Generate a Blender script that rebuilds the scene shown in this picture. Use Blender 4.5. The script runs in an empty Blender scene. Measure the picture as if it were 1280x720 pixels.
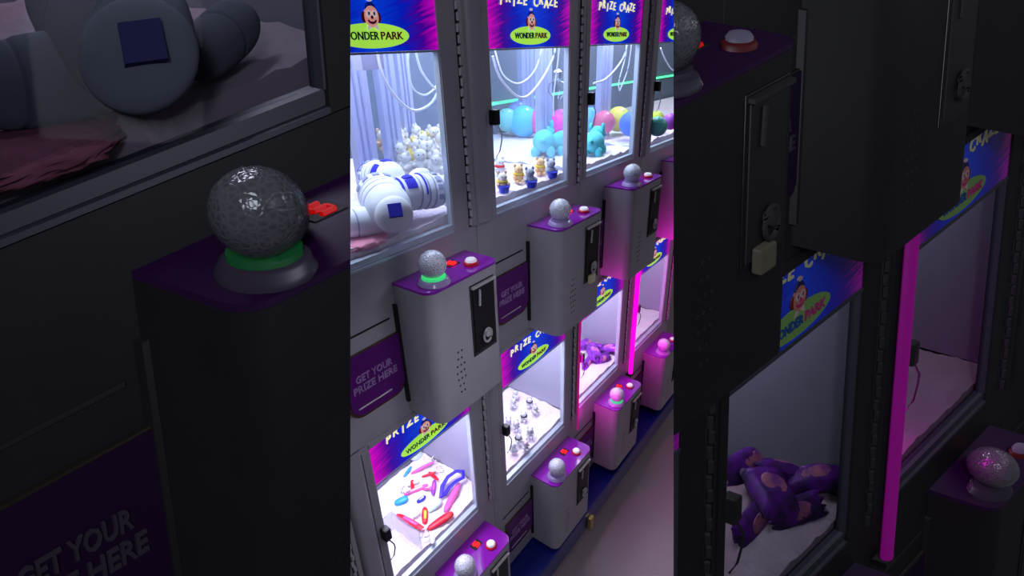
import bpy, bmesh, math, random
from mathutils import Vector, Matrix, noise
random.seed(7)
C = bpy.context.scene.collection
U = 0.46            # one cabinet pitch in metres
H = 3.93            # camera height above the floor, in pitches

# ------------------------------------------------------------------ layout
CAM = Vector((-0.4579, -1.6686, 0.0))
YAW, PITCH, ROLL, FPX = 0.9049, 0.4408, -0.0344, 637.35
_f = Vector((math.sin(YAW)*math.cos(PITCH), math.cos(YAW)*math.cos(PITCH), -math.sin(PITCH)))
_rt = Vector((math.cos(YAW), -math.sin(YAW), 0)); _up = _rt.cross(_f)
RT = _rt*math.cos(ROLL)+_up*math.sin(ROLL); UP = -_rt*math.sin(ROLL)+_up*math.cos(ROLL); FW = _f

def W(p):                                  # row units -> metres
    return Vector((p[0]*U, p[1]*U, (p[2]+H)*U))

def ray(px, py, y=None, z=None):           # a point of the row seen at px,py
    D = FW+RT*((px-640)/FPX)-UP*((py-360)/FPX)
    t = (y-CAM.y)/D.y if y is not None else (z-CAM.z)/D.z
    return CAM+D*t

class Frame:
    """a cabinet row: maps (along, back, up) in pitches to metres"""
    def __init__(s, near=False, planes=()):
        s.near = near; s.planes = planes; s.scale = 1.3 if near else 1.0
        if near:  # near: added copy of the row, squashed in depth from the camera
            s.M = Matrix(((0,0,0),)*3)
            for ax, k in ((RT,1.3),(UP,1.3),(FW,0.411)):
                for i in range(3):
                    for j in range(3): s.M[i][j] += k*ax[i]*ax[j]
    def __call__(s, p):
        p = Vector(p)
        if s.near: p = CAM + s.M @ (p-CAM)
        return W(p)

def cutplane(px, sign):                    # trims an added foreground copy along a plane through the camera
    n = (FW+RT*((px-640)/FPX)).cross(UP).normalized()*sign
    return (W(CAM), n)
FLOORCUT = (Vector((0,0,0.002)), Vector((0,0,-1)))
MAIN = Frame()
LEFT = Frame(True, (cutplane(438, 1), FLOORCUT))
RIGHT = Frame(True, (cutplane(842, -1), FLOORCUT))

# ------------------------------------------------------------------ materials
MATS = {}
def mat(name, col, rough=.5, metal=0., emit=0., ecol=None, noise_amt=0., noise_scale=20., col2=None, bump=0., bscale=60., coat=0., trans=0., spec=.5, ior=1.45):
    if name in MATS: return MATS[name]
    m = bpy.data.materials.new(name); m.use_nodes = True; nt = m.node_tree; N = nt.nodes; L = nt.links
    b = N['Principled BSDF']
    b.inputs['Base Color'].default_value = (*col,1); b.inputs['Roughness'].default_value = rough; b.inputs['Metallic'].default_value = metal
    b.inputs['Coat Weight'].default_value = coat; b.inputs['Transmission Weight'].default_value = trans
    b.inputs['Specular IOR Level'].default_value = spec; b.inputs['IOR'].default_value = ior
    if emit:
        b.inputs['Emission Color'].default_value = (*(ecol or col),1); b.inputs['Emission Strength'].default_value = emit
    tc = N.new('ShaderNodeTexCoord')
    if col2 or noise_amt:
        nz = N.new('ShaderNodeTexNoise'); nz.inputs['Scale'].default_value = noise_scale; nz.inputs['Detail'].default_value = 4
        L.new(tc.outputs['Object'], nz.inputs['Vector'])
        r = N.new('ShaderNodeValToRGB'); r.color_ramp.elements[0].position=.4; r.color_ramp.elements[1].position=.62
        c2 = col2 or tuple(c*(1-noise_amt) for c in col)
        r.color_ramp.elements[0].color = (*col,1); r.color_ramp.elements[1].color = (*c2,1)
        L.new(nz.outputs['Fac'], r.inputs['Fac']); L.new(r.outputs['Color'], b.inputs['Base Color'])
        if emit: L.new(r.outputs['Color'], b.inputs['Emission Color'])
    if bump:
        n2 = N.new('ShaderNodeTexNoise'); n2.inputs['Scale'].default_value = bscale; n2.inputs['Detail'].default_value = 6
        L.new(tc.outputs['Object'], n2.inputs['Vector'])
        bp = N.new('ShaderNodeBump'); bp.inputs['Strength'].default_value = bump; bp.inputs['Distance'].default_value = .01
        L.new(n2.outputs['Fac'], bp.inputs['Height']); L.new(bp.outputs['Normal'], b.inputs['Normal'])
    MATS[name] = m; return m

def glassmat(name, tint, gloss=.06, haze=0., hazecol=(.8,.85,1)):
    if name in MATS: return MATS[name]
    m = bpy.data.materials.new(name); m.use_nodes = True; nt = m.node_tree; N = nt.nodes; L = nt.links
    N.remove(N['Principled BSDF']); out = N['Material Output']
    t = N.new('ShaderNodeBsdfTransparent'); t.inputs[0].default_value = (*tint,1)
    g = N.new('ShaderNodeBsdfGlossy'); g.inputs['Roughness'].default_value = .03
    mx = N.new('ShaderNodeMixShader'); mx.inputs[0].default_value = gloss
    L.new(t.outputs[0], mx.inputs[1]); L.new(g.outputs[0], mx.inputs[2]); o = mx
    if haze:
        d = N.new('ShaderNodeBsdfTranslucent'); d.inputs[0].default_value = (*hazecol,1)
        m2 = N.new('ShaderNodeMixShader'); m2.inputs[0].default_value = haze
        L.new(mx.outputs[0], m2.inputs[1]); L.new(d.outputs[0], m2.inputs[2]); o = m2
    L.new(o.outputs[0], out.inputs['Surface']); MATS[name] = m; return m

def signmat(name, power):
    """printed header artwork, backlit: blue centre, streaked magenta ends"""
    if name in MATS: return MATS[name]
    m = bpy.data.materials.new(name); m.use_nodes = True; nt = m.node_tree; N = nt.nodes; L = nt.links
    b = N['Principled BSDF']; b.inputs['Roughness'].default_value = .25
    at = N.new('ShaderNodeUVMap'); sp = N.new('ShaderNodeSeparateXYZ'); L.new(at.outputs[0], sp.inputs[0])
    def mth(op, a, c, clamp=False):
        q = N.new('ShaderNodeMath'); q.operation = op; q.use_clamp = clamp
        for i, w in enumerate((a, c)):
            if w is None: continue
            if isinstance(w, (int, float)): q.inputs[i].default_value = w
            else: L.new(w, q.inputs[i])
        return q.outputs[0]
    x, y = sp.outputs[0], sp.outputs[1]
    dx = mth('ABSOLUTE', mth('SUBTRACT', x, .52), None)
    mp = N.new('ShaderNodeMapping'); mp.inputs['Scale'].default_value = (1.2, 14, 1)
    m0 = N.new('ShaderNodeMapping'); m0.inputs['Rotation'].default_value = (0,0,-.55); L.new(at.outputs[0], m0.inputs[0]); L.new(m0.outputs[0], mp.inputs[0])
    nz = N.new('ShaderNodeTexNoise'); nz.inputs['Scale'].default_value = 2.; L.new(mp.outputs[0], nz.inputs['Vector'])
    st = mth('MULTIPLY', mth('SUBTRACT', nz.outputs['Fac'], .5), .34)
    e = mth('ADD', dx, st)
    ramp = N.new('ShaderNodeValToRGB'); cr = ramp.color_ramp
    cr.elements[0].position = .0; cr.elements[0].color = (.0,.05,.72,1)
    cr.elements[1].position = .52; cr.elements[1].color = (.62,.0,.5,1)
    a = cr.elements.new(.22); a.color = (.002,.01,.48,1)
    a = cr.elements.new(.36); a.color = (.05,.0,.30,1)
    L.new(e, ramp.inputs[0])
    L.new(ramp.outputs[0], b.inputs['Base Color']); L.new(ramp.outputs[0], b.inputs['Emission Color'])
    b.inputs['Emission Strength'].default_value = power
    MATS[name] = m; return m

def crackle(name, c1, c2, scale, coat=.5):
    if name in MATS: return MATS[name]
    m = mat(name, c1, .16, spec=.9, coat=coat); nt = m.node_tree; N = nt.nodes; L = nt.links; b = N['Principled BSDF']
    tc = [n for n in N if n.type == 'TEX_COORD'][0]; v = N.new('ShaderNodeTexVoronoi'); v.feature = 'DISTANCE_TO_EDGE'; v.inputs['Scale'].default_value = scale
    L.new(tc.outputs['Object'], v.inputs['Vector']); rp = N.new('ShaderNodeValToRGB'); rp.color_ramp.elements[0].color = (*c2,1); rp.color_ramp.elements[1].color = (*c1,1); rp.color_ramp.elements[1].position = .28
    L.new(v.outputs['Distance'], rp.inputs[0]); L.new(rp.outputs[0], b.inputs['Base Color'])
    bp = N.new('ShaderNodeBump'); bp.inputs['Strength'].default_value = .6 if coat > .3 else .35; bp.inputs['Distance'].default_value = .003; L.new(v.outputs['Distance'], bp.inputs['Height']); L.new(bp.outputs['Normal'], b.inputs['Normal'])
    return m

def palette(near):
    k = 'foreground ' if near else ''  # near: the same materials again, with the darkening put into their colours
    P = {}
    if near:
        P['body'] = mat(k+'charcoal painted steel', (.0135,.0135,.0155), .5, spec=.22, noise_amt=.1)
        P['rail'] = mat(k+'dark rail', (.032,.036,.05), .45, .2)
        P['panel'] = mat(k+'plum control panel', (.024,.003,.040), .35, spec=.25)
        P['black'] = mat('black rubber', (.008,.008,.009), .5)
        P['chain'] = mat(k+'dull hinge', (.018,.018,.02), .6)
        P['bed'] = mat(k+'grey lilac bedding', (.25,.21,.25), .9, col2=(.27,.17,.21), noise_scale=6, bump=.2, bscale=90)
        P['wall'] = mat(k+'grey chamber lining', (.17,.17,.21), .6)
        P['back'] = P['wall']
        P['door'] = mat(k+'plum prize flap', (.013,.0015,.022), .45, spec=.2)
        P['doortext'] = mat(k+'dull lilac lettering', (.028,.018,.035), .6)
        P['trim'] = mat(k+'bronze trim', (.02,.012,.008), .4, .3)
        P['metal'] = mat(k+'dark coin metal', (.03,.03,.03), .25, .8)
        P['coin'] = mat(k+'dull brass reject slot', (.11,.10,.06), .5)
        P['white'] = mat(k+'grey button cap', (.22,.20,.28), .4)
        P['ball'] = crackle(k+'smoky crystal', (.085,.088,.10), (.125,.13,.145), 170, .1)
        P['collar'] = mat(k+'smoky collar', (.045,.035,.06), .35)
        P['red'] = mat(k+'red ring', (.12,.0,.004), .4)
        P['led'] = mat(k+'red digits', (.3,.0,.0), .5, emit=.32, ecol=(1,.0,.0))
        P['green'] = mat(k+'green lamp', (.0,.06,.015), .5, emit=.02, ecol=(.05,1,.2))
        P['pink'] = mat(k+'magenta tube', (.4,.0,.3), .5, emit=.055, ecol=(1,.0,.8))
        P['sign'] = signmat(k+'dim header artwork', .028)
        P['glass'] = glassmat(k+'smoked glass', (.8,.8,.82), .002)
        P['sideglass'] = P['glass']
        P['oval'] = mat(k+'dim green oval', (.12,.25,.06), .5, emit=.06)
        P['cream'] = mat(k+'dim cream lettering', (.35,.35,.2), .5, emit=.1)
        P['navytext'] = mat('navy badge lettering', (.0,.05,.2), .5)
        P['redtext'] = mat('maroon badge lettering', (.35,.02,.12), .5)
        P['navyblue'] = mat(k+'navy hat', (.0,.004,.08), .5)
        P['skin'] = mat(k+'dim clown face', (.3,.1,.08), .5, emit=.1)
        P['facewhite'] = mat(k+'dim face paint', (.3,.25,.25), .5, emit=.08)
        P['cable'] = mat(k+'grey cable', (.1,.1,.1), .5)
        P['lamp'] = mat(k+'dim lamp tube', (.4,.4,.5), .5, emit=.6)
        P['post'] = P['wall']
    else:
        P['body'] = mat('grey painted steel', (.36,.35,.375), .36, noise_amt=.06, noise_scale=9)
        P['rail'] = mat('brushed aluminium rail', (.52,.58,.68), .35, .35)
        P['panel'] = mat('purple control panel', (.26,.01,.40), .14, coat=.6)
        P['black'] = mat('black rubber', (.008,.008,.009), .5)
        P['chain'] = mat('piano hinge steel', (.55,.53,.52), .35, .3)
        P['bed'] = mat('white fluffy bedding', (.84,.80,.87), .95, col2=(.86,.68,.77), noise_scale=5, bump=.5, bscale=90)
        P['wall'] = mat('pale chamber lining', (.36,.36,.47), .45)
        P['back'] = mat('slate chamber back', (.11,.14,.19), .5)
        P['door'] = mat('purple prize flap', (.10,.004,.15), .3)
        P['doortext'] = mat('lilac flap lettering', (.33,.2,.42), .5)
        P['trim'] = mat('bronze trim', (.16,.09,.06), .25, .7)
        P['metal'] = mat('dark coin metal', (.12,.12,.12), .2, .9)
        P['coin'] = mat('cream reject slot', (.75,.72,.42), .4)
        P['white'] = mat('white button cap', (.85,.8,.85), .3, emit=.25)
        P['ball'] = crackle('crackled crystal', (.50,.49,.60), (.85,.85,.95), 190)
        P['collar'] = mat('milky violet collar', (.42,.30,.58), .15, coat=.5)
        P['red'] = mat('red ring', (.6,.01,.03), .3)
        P['led'] = mat('red digits', (.9,.0,.0), .5, emit=2.2, ecol=(1,.01,.01))
        P['green'] = mat('green lamp', (.05,.8,.25), .5, emit=.45, ecol=(.08,1,.3))
        P['pink'] = mat('magenta tube', (.9,.0,.7), .5, emit=1.0, ecol=(1,.0,.65))
        P['sign'] = signmat('lit header artwork', .75)
        P['glass'] = glassmat('clear glass', (.96,.98,1), .035)
        P['sideglass'] = glassmat('side glass', (.93,.96,1), .03, haze=.05)
        P['oval'] = mat('lime green oval', (.28,.75,.10), .5, emit=.75, col2=(.5,.9,.06), noise_scale=3)
        P['cream'] = mat('cream lettering', (.95,.9,.45), .5, emit=.8)
        P['navytext'] = mat('navy badge lettering', (.0,.05,.2), .5)
        P['redtext'] = mat('maroon badge lettering', (.35,.02,.12), .5)
        P['navyblue'] = mat('navy hat', (.0,.01,.25), .5, emit=.4)
        P['skin'] = mat('clown face skin', (.9,.38,.32), .5, emit=.5)
        P['facewhite'] = mat('clown face paint', (.8,.7,.75), .5, emit=.45)
        P['cable'] = mat('white coiled cable', (.75,.78,.85), .5)
        P['lamp'] = mat('lamp tube', (1,1,1), .5, emit=4)
        P['post'] = mat('pale aluminium post', (.42,.44,.66), .35, .1)
    return P

# ------------------------------------------------------------------ mesh builder
class MB:
    def __init__(s, F=MAIN): s.F = F; s.v = []; s.f = []; s.uv = None
    def add(s, vs, fs, fn=None):
        n = len(s.v); s.v += [s.F(p) if fn is None else fn(p) for p in vs]; s.f += [tuple(i+n for i in q) for q in fs]; return s
    def box(s, x0, x1, y0, y1, z0, z1):
        vs = [(x,y,z) for x in (x0,x1) for y in (y0,y1) for z in (z0,z1)]
        return s.add(vs, [(0,1,3,2),(4,6,7,5),(0,4,5,1),(2,3,7,6),(0,2,6,4),(1,5,7,3)])
    def prism(s, out, lo, hi, axis='z'):
        """outline extruded; axis z: (x,y) outline; axis y: (x,z) outline"""
        n = len(out)
        if axis == 'z': vs = [(a,b,lo) for a,b in out]+[(a,b,hi) for a,b in out]
        else: vs = [(a,hi,b) for a,b in out]+[(a,lo,b) for a,b in out]
        return s.add(vs, [tuple(range(n-1,-1,-1)), tuple(range(n,2*n))]+[(i,(i+1)%n,n+(i+1)%n,n+i) for i in range(n)])
    def tube(s, pts, r, seg=8, closed=False, flat=1.):
        pts = [Vector(p) for p in pts]; n = len(pts); vs = []; fs = []
        for i, p in enumerate(pts):
            if closed: t = pts[(i+1)%n]-pts[i-1]
            else: t = pts[min(i+1,n-1)]-pts[max(i-1,0)]
            t = t.normalized() if t.length else Vector((0,0,1))
            a = t.cross(Vector((0,0,1)) if abs(t.z) < .9 else Vector((1,0,0))).normalized(); b = t.cross(a)
            rr = r[i] if isinstance(r, (list, tuple)) else r
            for k in range(seg):
                an = 2*math.pi*k/seg; vs.append(p+a*math.cos(an)*rr+b*math.sin(an)*rr*flat)
        for i in range(n if closed else n-1):
            j = (i+1)%n
            for k in range(seg): fs.append((i*seg+k, i*seg+(k+1)%seg, j*seg+(k+1)%seg, j*seg+k))
        if not closed: fs += [tuple(range(seg-1,-1,-1)), tuple(range((n-1)*seg, n*seg))]
        return s.add(vs, fs)
    def ell(s, c, r, rot=None, seg=20, rings=12, rigid=False, bumpy=0., bs=20.):
        c = Vector(c); r = (r,r,r) if isinstance(r,(int,float)) else r; rot = rot or Matrix.Identity(3); vs = []; fs = []
        for i in range(rings+1):
            th = math.pi*i/rings
            for k in range(seg):
                ph = 2*math.pi*k/seg
                q = Vector((math.sin(th)*math.cos(ph), math.sin(th)*math.sin(ph), math.cos(th)))
                w = 1+bumpy*noise.noise((q+c)*bs) if bumpy else 1
                vs.append(rot @ Vector((q.x*r[0]*w, q.y*r[1]*w, q.z*r[2]*w)))
        for i in range(rings):
            for k in range(seg):
                a, b, d, e = i*seg+k, i*seg+(k+1)%seg, (i+1)*seg+(k+1)%seg, (i+1)*seg+k
                fs.append((a,e,d,b))
        if rigid:
            w = s.F(c); kk = s.F.scale*U
            return s.add(vs, fs, lambda p: w+Vector(p)*kk)
        return s.add([c+p for p in vs], fs)
    def lathe(s, prof, c, axis=(0,0,1), seg=24, rigid=False, capped=True):
        """prof: (radius, along) about axis through c"""
        c = Vector(c); ax = Vector(axis).normalized()
        a = ax.cross(Vector((0,0,1)) if abs(ax.z) < .9 else Vector((1,0,0))).normalized(); b = ax.cross(a); vs = []; fs = []
        for r, h in prof:
            for k in range(seg):
                t = 2*math.pi*k/seg; vs.append(ax*h+a*math.cos(t)*r+b*math.sin(t)*r)
        n = len(prof)
        for i in range(n-1):
            for k in range(seg): fs.append((i*seg+k, i*seg+(k+1)%seg, (i+1)*seg+(k+1)%seg, (i+1)*seg+k))
        if capped: fs += [tuple(range(seg-1,-1,-1)), tuple(range((n-1)*seg, n*seg))]
        if rigid:
            w = s.F(c); kk = s.F.scale*U
            return s.add(vs, fs, lambda p: w+Vector(p)*kk)
        return s.add([c+p for p in vs], fs)
    def text(s, body, x, y, z, size, width=None, offset=0., shear=0., depth=.004, slope=0.):
        """lettering on a panel facing the aisle, centred at x, baseline z, front at y"""
        cu = bpy.data.curves.new('t','FONT'); cu.body = body; cu.size = 1; cu.offset = offset; cu.shear = shear; cu.align_x = 'CENTER'; cu.extrude = .02; cu.resolution_u = 2
        o = bpy.data.objects.new('t', cu); C.objects.link(o); dg = bpy.context.evaluated_depsgraph_get(); me = o.evaluated_get(dg).to_mesh()
        xs = [v.co.x for v in me.vertices]; w = max(xs)-min(xs); m = (max(xs)+min(xs))/2
        sx = (width/w) if width else size
        vs = [(x+(v.co.x-m)*sx, y-(v.co.z+.02)/.04*depth, z+v.co.y*size+slope*(v.co.x-m)*sx) for v in me.vertices]
        s.add(vs, [tuple(p.vertices) for p in me.polygons])
        o.evaluated_get(dg).to_mesh_clear(); bpy.data.objects.remove(o); bpy.data.curves.remove(cu); return s
    def build(s, name, m, parent=None, smooth=False, bevel=0., origin=None, recalc=True):
        bm = bmesh.new(); vs = [bm.verts.new(p) for p in s.v]
        uvl = bm.loops.layers.uv.new('UVMap') if s.uv else None
        for q in s.f:
            try: f = bm.faces.new([vs[i] for i in q])
            except ValueError: continue
            if uvl:
                for lp, i in zip(f.loops, q): lp[uvl].uv = s.uv[i]
        if recalc: bmesh.ops.recalc_face_normals(bm, faces=bm.faces)
        if bevel: bmesh.ops.bevel(bm, geom=list(bm.edges), offset=bevel*U, segments=2, affect='EDGES', profile=.6, clamp_overlap=True)
        for co, no in s.F.planes:
            r = bmesh.ops.bisect_plane(bm, geom=bm.verts[:]+bm.edges[:]+bm.faces[:], plane_co=co, plane_no=no, clear_outer=True, dist=1e-6)
            ed = [e for e in r['geom_cut'] if isinstance(e, bmesh.types.BMEdge)]
            if ed: bmesh.ops.holes_fill(bm, edges=ed)
        if len(bm.faces) == 0: bm.free(); return None
        base = origin
        if parent is not None: base = Vector(parent['_o'])
        if base is None:
            lo = Vector([min(v.co[i] for v in bm.verts) for i in range(3)]); hi = Vector([max(v.co[i] for v in bm.verts) for i in range(3)])
            base = Vector(((lo.x+hi.x)/2, (lo.y+hi.y)/2, lo.z))
        for v in bm.verts: v.co -= base
        if smooth:
            for f in bm.faces: f.smooth = True
        me = bpy.data.meshes.new(name); bm.to_mesh(me); bm.free(); me.materials.append(m)
        if smooth and smooth != 'all':
            me.set_sharp_from_angle(angle=math.radians(38))
        o = bpy.data.objects.new(name, me); C.objects.link(o)
        if parent is not None: o.parent = parent
        else: o.location = base
        o['_o'] = list(base); return o

def thing(name, loc, label, cat, group=None):
    o = bpy.data.objects.new(name, None); C.objects.link(o); o.location = loc; o['_o'] = list(loc); o['label'] = label; o['category'] = cat
    o.empty_display_size = .03
    if group: o['group'] = group
    return o
def tag(o, label, cat, group=None):
    if o is None: return
    o['label'] = label; o['category'] = cat
    if group: o['group'] = group
    return o

# ------------------------------------------------------------------ claw machine
UL, UR = .5486, 1.2352
BL, BR, BD = .8212, 1.2871, .2287
OFF = {-1:-1., 0:0., 1:1., 2:2-.0396, 3:3-.0244, 4:4.0}
TIER = {'upper': dict(zs=-.0015, zg=-.7612, zt=.36, bt=-.9131, bb=-1.589, zb=-1.625, sh=.33, bed=-.735, D=1.5),
        'lower': dict(zs=-1.8907, zg=-2.6668, zt=-1.63, bt=-2.828, bb=-3.5063, zb=-3.53, sh=.262, bed=-2.665, D=.66)}

ADJ = {('upper',0):(.55,1.225,.815,1.29,-.913,-1.60,-.765,0), ('upper',1):(.55,1.262,.825,1.335,-.93,-1.615,-.765,-.003), ('upper',2):(.53,1.24,.80,1.315,-.905,-1.59,-.757,0),
       ('upper',3):(.534,1.225,.805,1.30,-.905,-1.59,-.765,0), ('lower',0):(.55,1.23,.82,1.29,-2.83,-3.50,-2.65,-1.885), ('lower',1):(.53,1.265,.815,1.33,-2.86,-3.515,-2.69,-1.915),
       ('lower',2):(.512,1.225,.80,1.30,-2.80,-3.47,-2.655,-1.872), ('lower',3):(.51,1.22,.805,1.30,-2.82,-3.47,-2.66,-1.885)}
def rounded(x0, x1, yb, yf, r, n=6):       # plan outline, rounded at the two aisle corners
    o = [(x0,yb),(x0,yf+r)]
    o += [(x0+r-r*math.cos(a), yf+r-r*math.sin(a)) for a in [math.pi/2*i/n for i in range(1,n+1)]]
    o += [(x1-r+r*math.sin(a), yf+r-r*math.cos(a)) for a in [math.pi/2*i/n for i in range(0,n+1)]]
    o += [(x1,yb)]
    return o

def machine(tier, k, label, F=MAIN, group=None, bottom=None, prizes_mound=False, green=False, digits='5', lock=True, coin=0, depth=None):
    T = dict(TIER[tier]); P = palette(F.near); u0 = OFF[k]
    A_ = ADJ.get((tier, k), (UL, UR, BL, BR, T['bt'], T['bb'], T['zg'], T['zs'])); T['bt'], T['bb'], T['zg'], T['zs'] = A_[4:]
    if tier == 'lower': T['sh'] = -1.632-T['zs']; T['bed'] = T['zg']+.006
    if depth: T['D'] = depth
    a, b = u0+(.455 if k == 2 else .39), OFF.get(k+1, u0+1)+(.455 if k == 1 else .39)
    if k+1 not in OFF: b = u0+1.39
    L, R = u0+A_[0], u0+A_[1]; zs, zg, zt = T['zs'], T['zg'], T['zt']; zb = bottom if bottom is not None else T['zb']; D = T['D']
    root = thing('claw_machine', F(((a+b)/2, .3, zb)), label, 'claw machine', group)
    g = .002
    # body: lower cabinet, floor of the chamber, back and roof
    zf = zg-.038
    m = MB(F); m.box(a+g, b-g, 0, D, zb, zf-.12); m.box(a+g, b-g, 0, .05, zf-.12, zf)
    m.box(a+g, a+.012, .05, D, zf-.12, zg+.01); m.box(b-.012, b-g, .05, D, zf-.12, zg+.01)
    m.build('cabinet', P['body'], root)
    MB(F).box(a+g, b-g, 0, D, zt-.03, zt).build('roof', P['body'], root)
    MB(F).box(a+g, b-g, D+.001, D+.02, zb, zt).build('back_panel', P['back' if tier == 'upper' else 'wall'], root)
    if tier == 'lower':
        MB(F).box(a+.013, a+.025, .05, D, zg+.011, zt-.031).build('side_panel', P['wall'], root)
        MB(F).box(b-.025, b-.013, .05, D, zg+.011, zt-.031).build('side_panel', P['wall'], root)
    else:
        MB(F).box(a+.004, a+.010, .06, D-.01, zg+.011, zt-.031).build('side_panel' if F.near else 'side_glass', P['wall'] if F.near else P['sideglass'], root)
        if F is LEFT: MB(F).box(b-.010, b-.004, .06, D-.01, zg+.011, zt-.031).build('side_panel', P['wall'], root)
    # stiles: door frame right, rounded pillars
    MB(F).prism(rounded(R+.115, b-.003, .05, -.022, .03, 5), zf, zt, 'z').build('pillar', P['body'], root, smooth=True)
    MB(F).prism(rounded(a+.003, L-.045, .05, -.022, .03, 5), zf, zt, 'z').build('pillar', P['body'], root, smooth=True)
    m = MB(F); m.box(R, R+.105, -.006, .035, zf, zt-.031); m.box(L-.043, L, -.006, .035, zf, zt-.031)
    m.box(L, R, -.006, .035, zs+T['sh'], zt-.031)
    m.build('door_frame', P['body'], root, bevel=.004)
    m = MB(F); m.box(L, R, .004, .035, zg-.0265, zg); m.build('sill_rail', P['rail'], root); MB(F).box(L, R, -.006, .035, zf, zg-.028).build('sill_lip', P['rail'], root)
    for q0, q1 in ((L, L+.005), (R-.005, R)): MB(F).box(q0, q1, .0, .03, zg, zs).build('glazing_bead', P['rail'], root)
    # piano hinge
    m = MB(F); m.box(R+.105, R+.115, -.010, .03, zf, zt-.031); m.build('hinge_gap', P['black'], root)
    m = MB(F); n = 26; zz0, zz1 = zf+.01, zt-.04
    for i in range(n):
        z0 = zz0+(zz1-zz0)*i/n; dx = .004 if i%2 else -.002
        m.tube([(R+.108+dx, -.018, z0+.003), (R+.108+dx, -.018, z0+(zz1-zz0)/n*.8)], .0078, 8)
    m.build('hinge', P['chain'], root, smooth=True)
    # glass
    MB(F).box(L+.002, R-.002, .018, .024, zg+.001, zs-.001).build('glass_pane', P['glass'], root)
    # header sign
    m = MB(F); sh = T['sh']; x0, x1, z0, z1 = L, R, zs, zs+sh
    m.box(x0, x1, .002, .03, z0, z1); m.uv = [((v[0]), v[2]) for v in [(x,y,z) for x in (0,1) for y in (0,1) for z in (0,1)]]
    sg = m.build('sign', P['sign'], root)
    if sg:
        MB(F).box(L, R, -.004, .03, zs-.008, zs-.0005).build('sign_trim', P['rail'], sg)
        xx = L+.10; tz = zs+.188
        cw = .0455
        for word, st in (('PRIZE',0),('CRAZE',6)):
            t = MB(F)
            for j, ch in enumerate(word):
                i = st+j; t.text(ch, L+.115+i*cw, .0, tz+(.004 if i%2 else -.004)+.004*math.sin(i*2.1), .062, offset=.012, shear=.10)
            t.build('sign_lettering', P['cream'], sg)
        ox, oz = L+.345, zs+.054
        el = [(ox+.172*math.cos(q), oz+.042*math.sin(q)) for q in [2*math.pi*i/40 for i in range(40)]]
        MB(F).prism(el, -.003, .0015, 'y').build('oval_badge', P['oval'], sg)
        MB(F).text('WONDER', ox-.062, -.0035, oz-.013, .038, width=.165, offset=.008).build('badge_lettering', P['navytext'], sg)
        MB(F).text('PARK', ox+.085, -.0035, oz-.013, .038, width=.108, offset=.008).build('badge_lettering', P['redtext'], sg)
        fx, fz = ox, zs+.116
        face = [(fx+.032*math.cos(q), fz+.035*math.sin(q)) for q in [2*math.pi*i/24 for i in range(24)]]
        mm = MB(F).prism(face, -.004, .0012, 'y')
        for sx in (-1,1): MB(F).prism([(fx+sx*.033+.010*math.cos(q), fz+.018*math.sin(q)-.002) for q in [2*math.pi*i/14 for i in range(14)]], -.003, .0011, 'y').build('hair_tuft', P['red'], sg)
        MB(F).prism([(fx+.024*math.cos(q), fz+.020+.028*max(0,math.sin(q))) for q in [math.pi*i/12 for i in range(13)]], -.0038, .0009, 'y').build('clown_hat', P['navyblue'], sg)
        mm.build('clown_face', P['skin'], sg)
        for sx in (-1,1):
            MB(F).prism([(fx+sx*.013+.012*math.cos(q), fz+.009+.012*math.sin(q)) for q in [2*math.pi*i/14 for i in range(14)]], -.0055, -.0041, 'y').build('eye_patch', P['facewhite'], sg)
            MB(F).prism([(fx+sx*.028,fz-.046),(fx+sx*.004,fz-.034),(fx+sx*.022,fz-.026)], -.0058, -.0041, 'y').build('bow_tie', P['facewhite'], sg)
        MB(F).prism([(fx+.011*math.cos(q), fz+.054+.006*math.sin(q)) for q in [2*math.pi*i/12 for i in range(12)]], -.004, .001, 'y').build('hat_pompom', P['facewhite'], sg)
        mm = MB(F); sm = [(fx+.020*math.cos(q), fz-.010+.014*math.sin(q)) for q in [math.pi+math.pi*i/10 for i in range(11)]]+[(fx+.014*math.cos(q), fz-.010+.006*math.sin(q)) for q in [2*math.pi-math.pi*i/10 for i in range(11)]]
        mm.prism(sm, -.006, -.0042, 'y')
        mm.prism([(fx+.006*math.cos(q), fz-.002+.006*math.sin(q)) for q in [2*math.pi*i/12 for i in range(12)]], -.007, -.0057, 'y')
        for sx in (-1,1): mm.prism([(fx+sx*.012+.004*math.cos(q), fz+.010+.006*math.sin(q)) for q in [2*math.pi*i/10 for i in range(10)]], -.007, -.0057, 'y')
        mm.build('face_features', P['redtext'], sg)
    # lamp tube behind the sign
    MB(F).tube([(L+.03,.06,zs+.03),(R-.03,.06,zs+.03)], .012, 10).build('lamp_tube', P['lamp'], root)
    # bedding
    nx, ny = 30, 24 if D < 1 else 44; x0, x1, y0, y1 = a+.028, b-.028, .052, D-.03; vs = []; fs = []
    for j in range(ny+1):
        for i in range(nx+1):
            x = x0+(x1-x0)*i/nx; y = y0+(y1-y0)*j/ny
            z = T['bed']+(.4 if F.near else 1)*.018*noise.noise(Vector((x*9,y*9,k*3.1)))+.012*noise.noise(Vector((x*25,y*25,k)))
            if prizes_mound: z += .19*math.exp(-(((x-(u0+1.25))/.35)**2+((y-.80)/.30)**2))
            vs.append((x,y,z))
    for j in range(ny):
        for i in range(nx): q = j*(nx+1)+i; fs.append((q,q+1,q+nx+2,q+nx+1))
    n0 = len(vs); vs += [(x0,y0,zf-.1),(x1,y0,zf-.1),(x1,y1,zf-.1),(x0,y1,zf-.1)]
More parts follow.
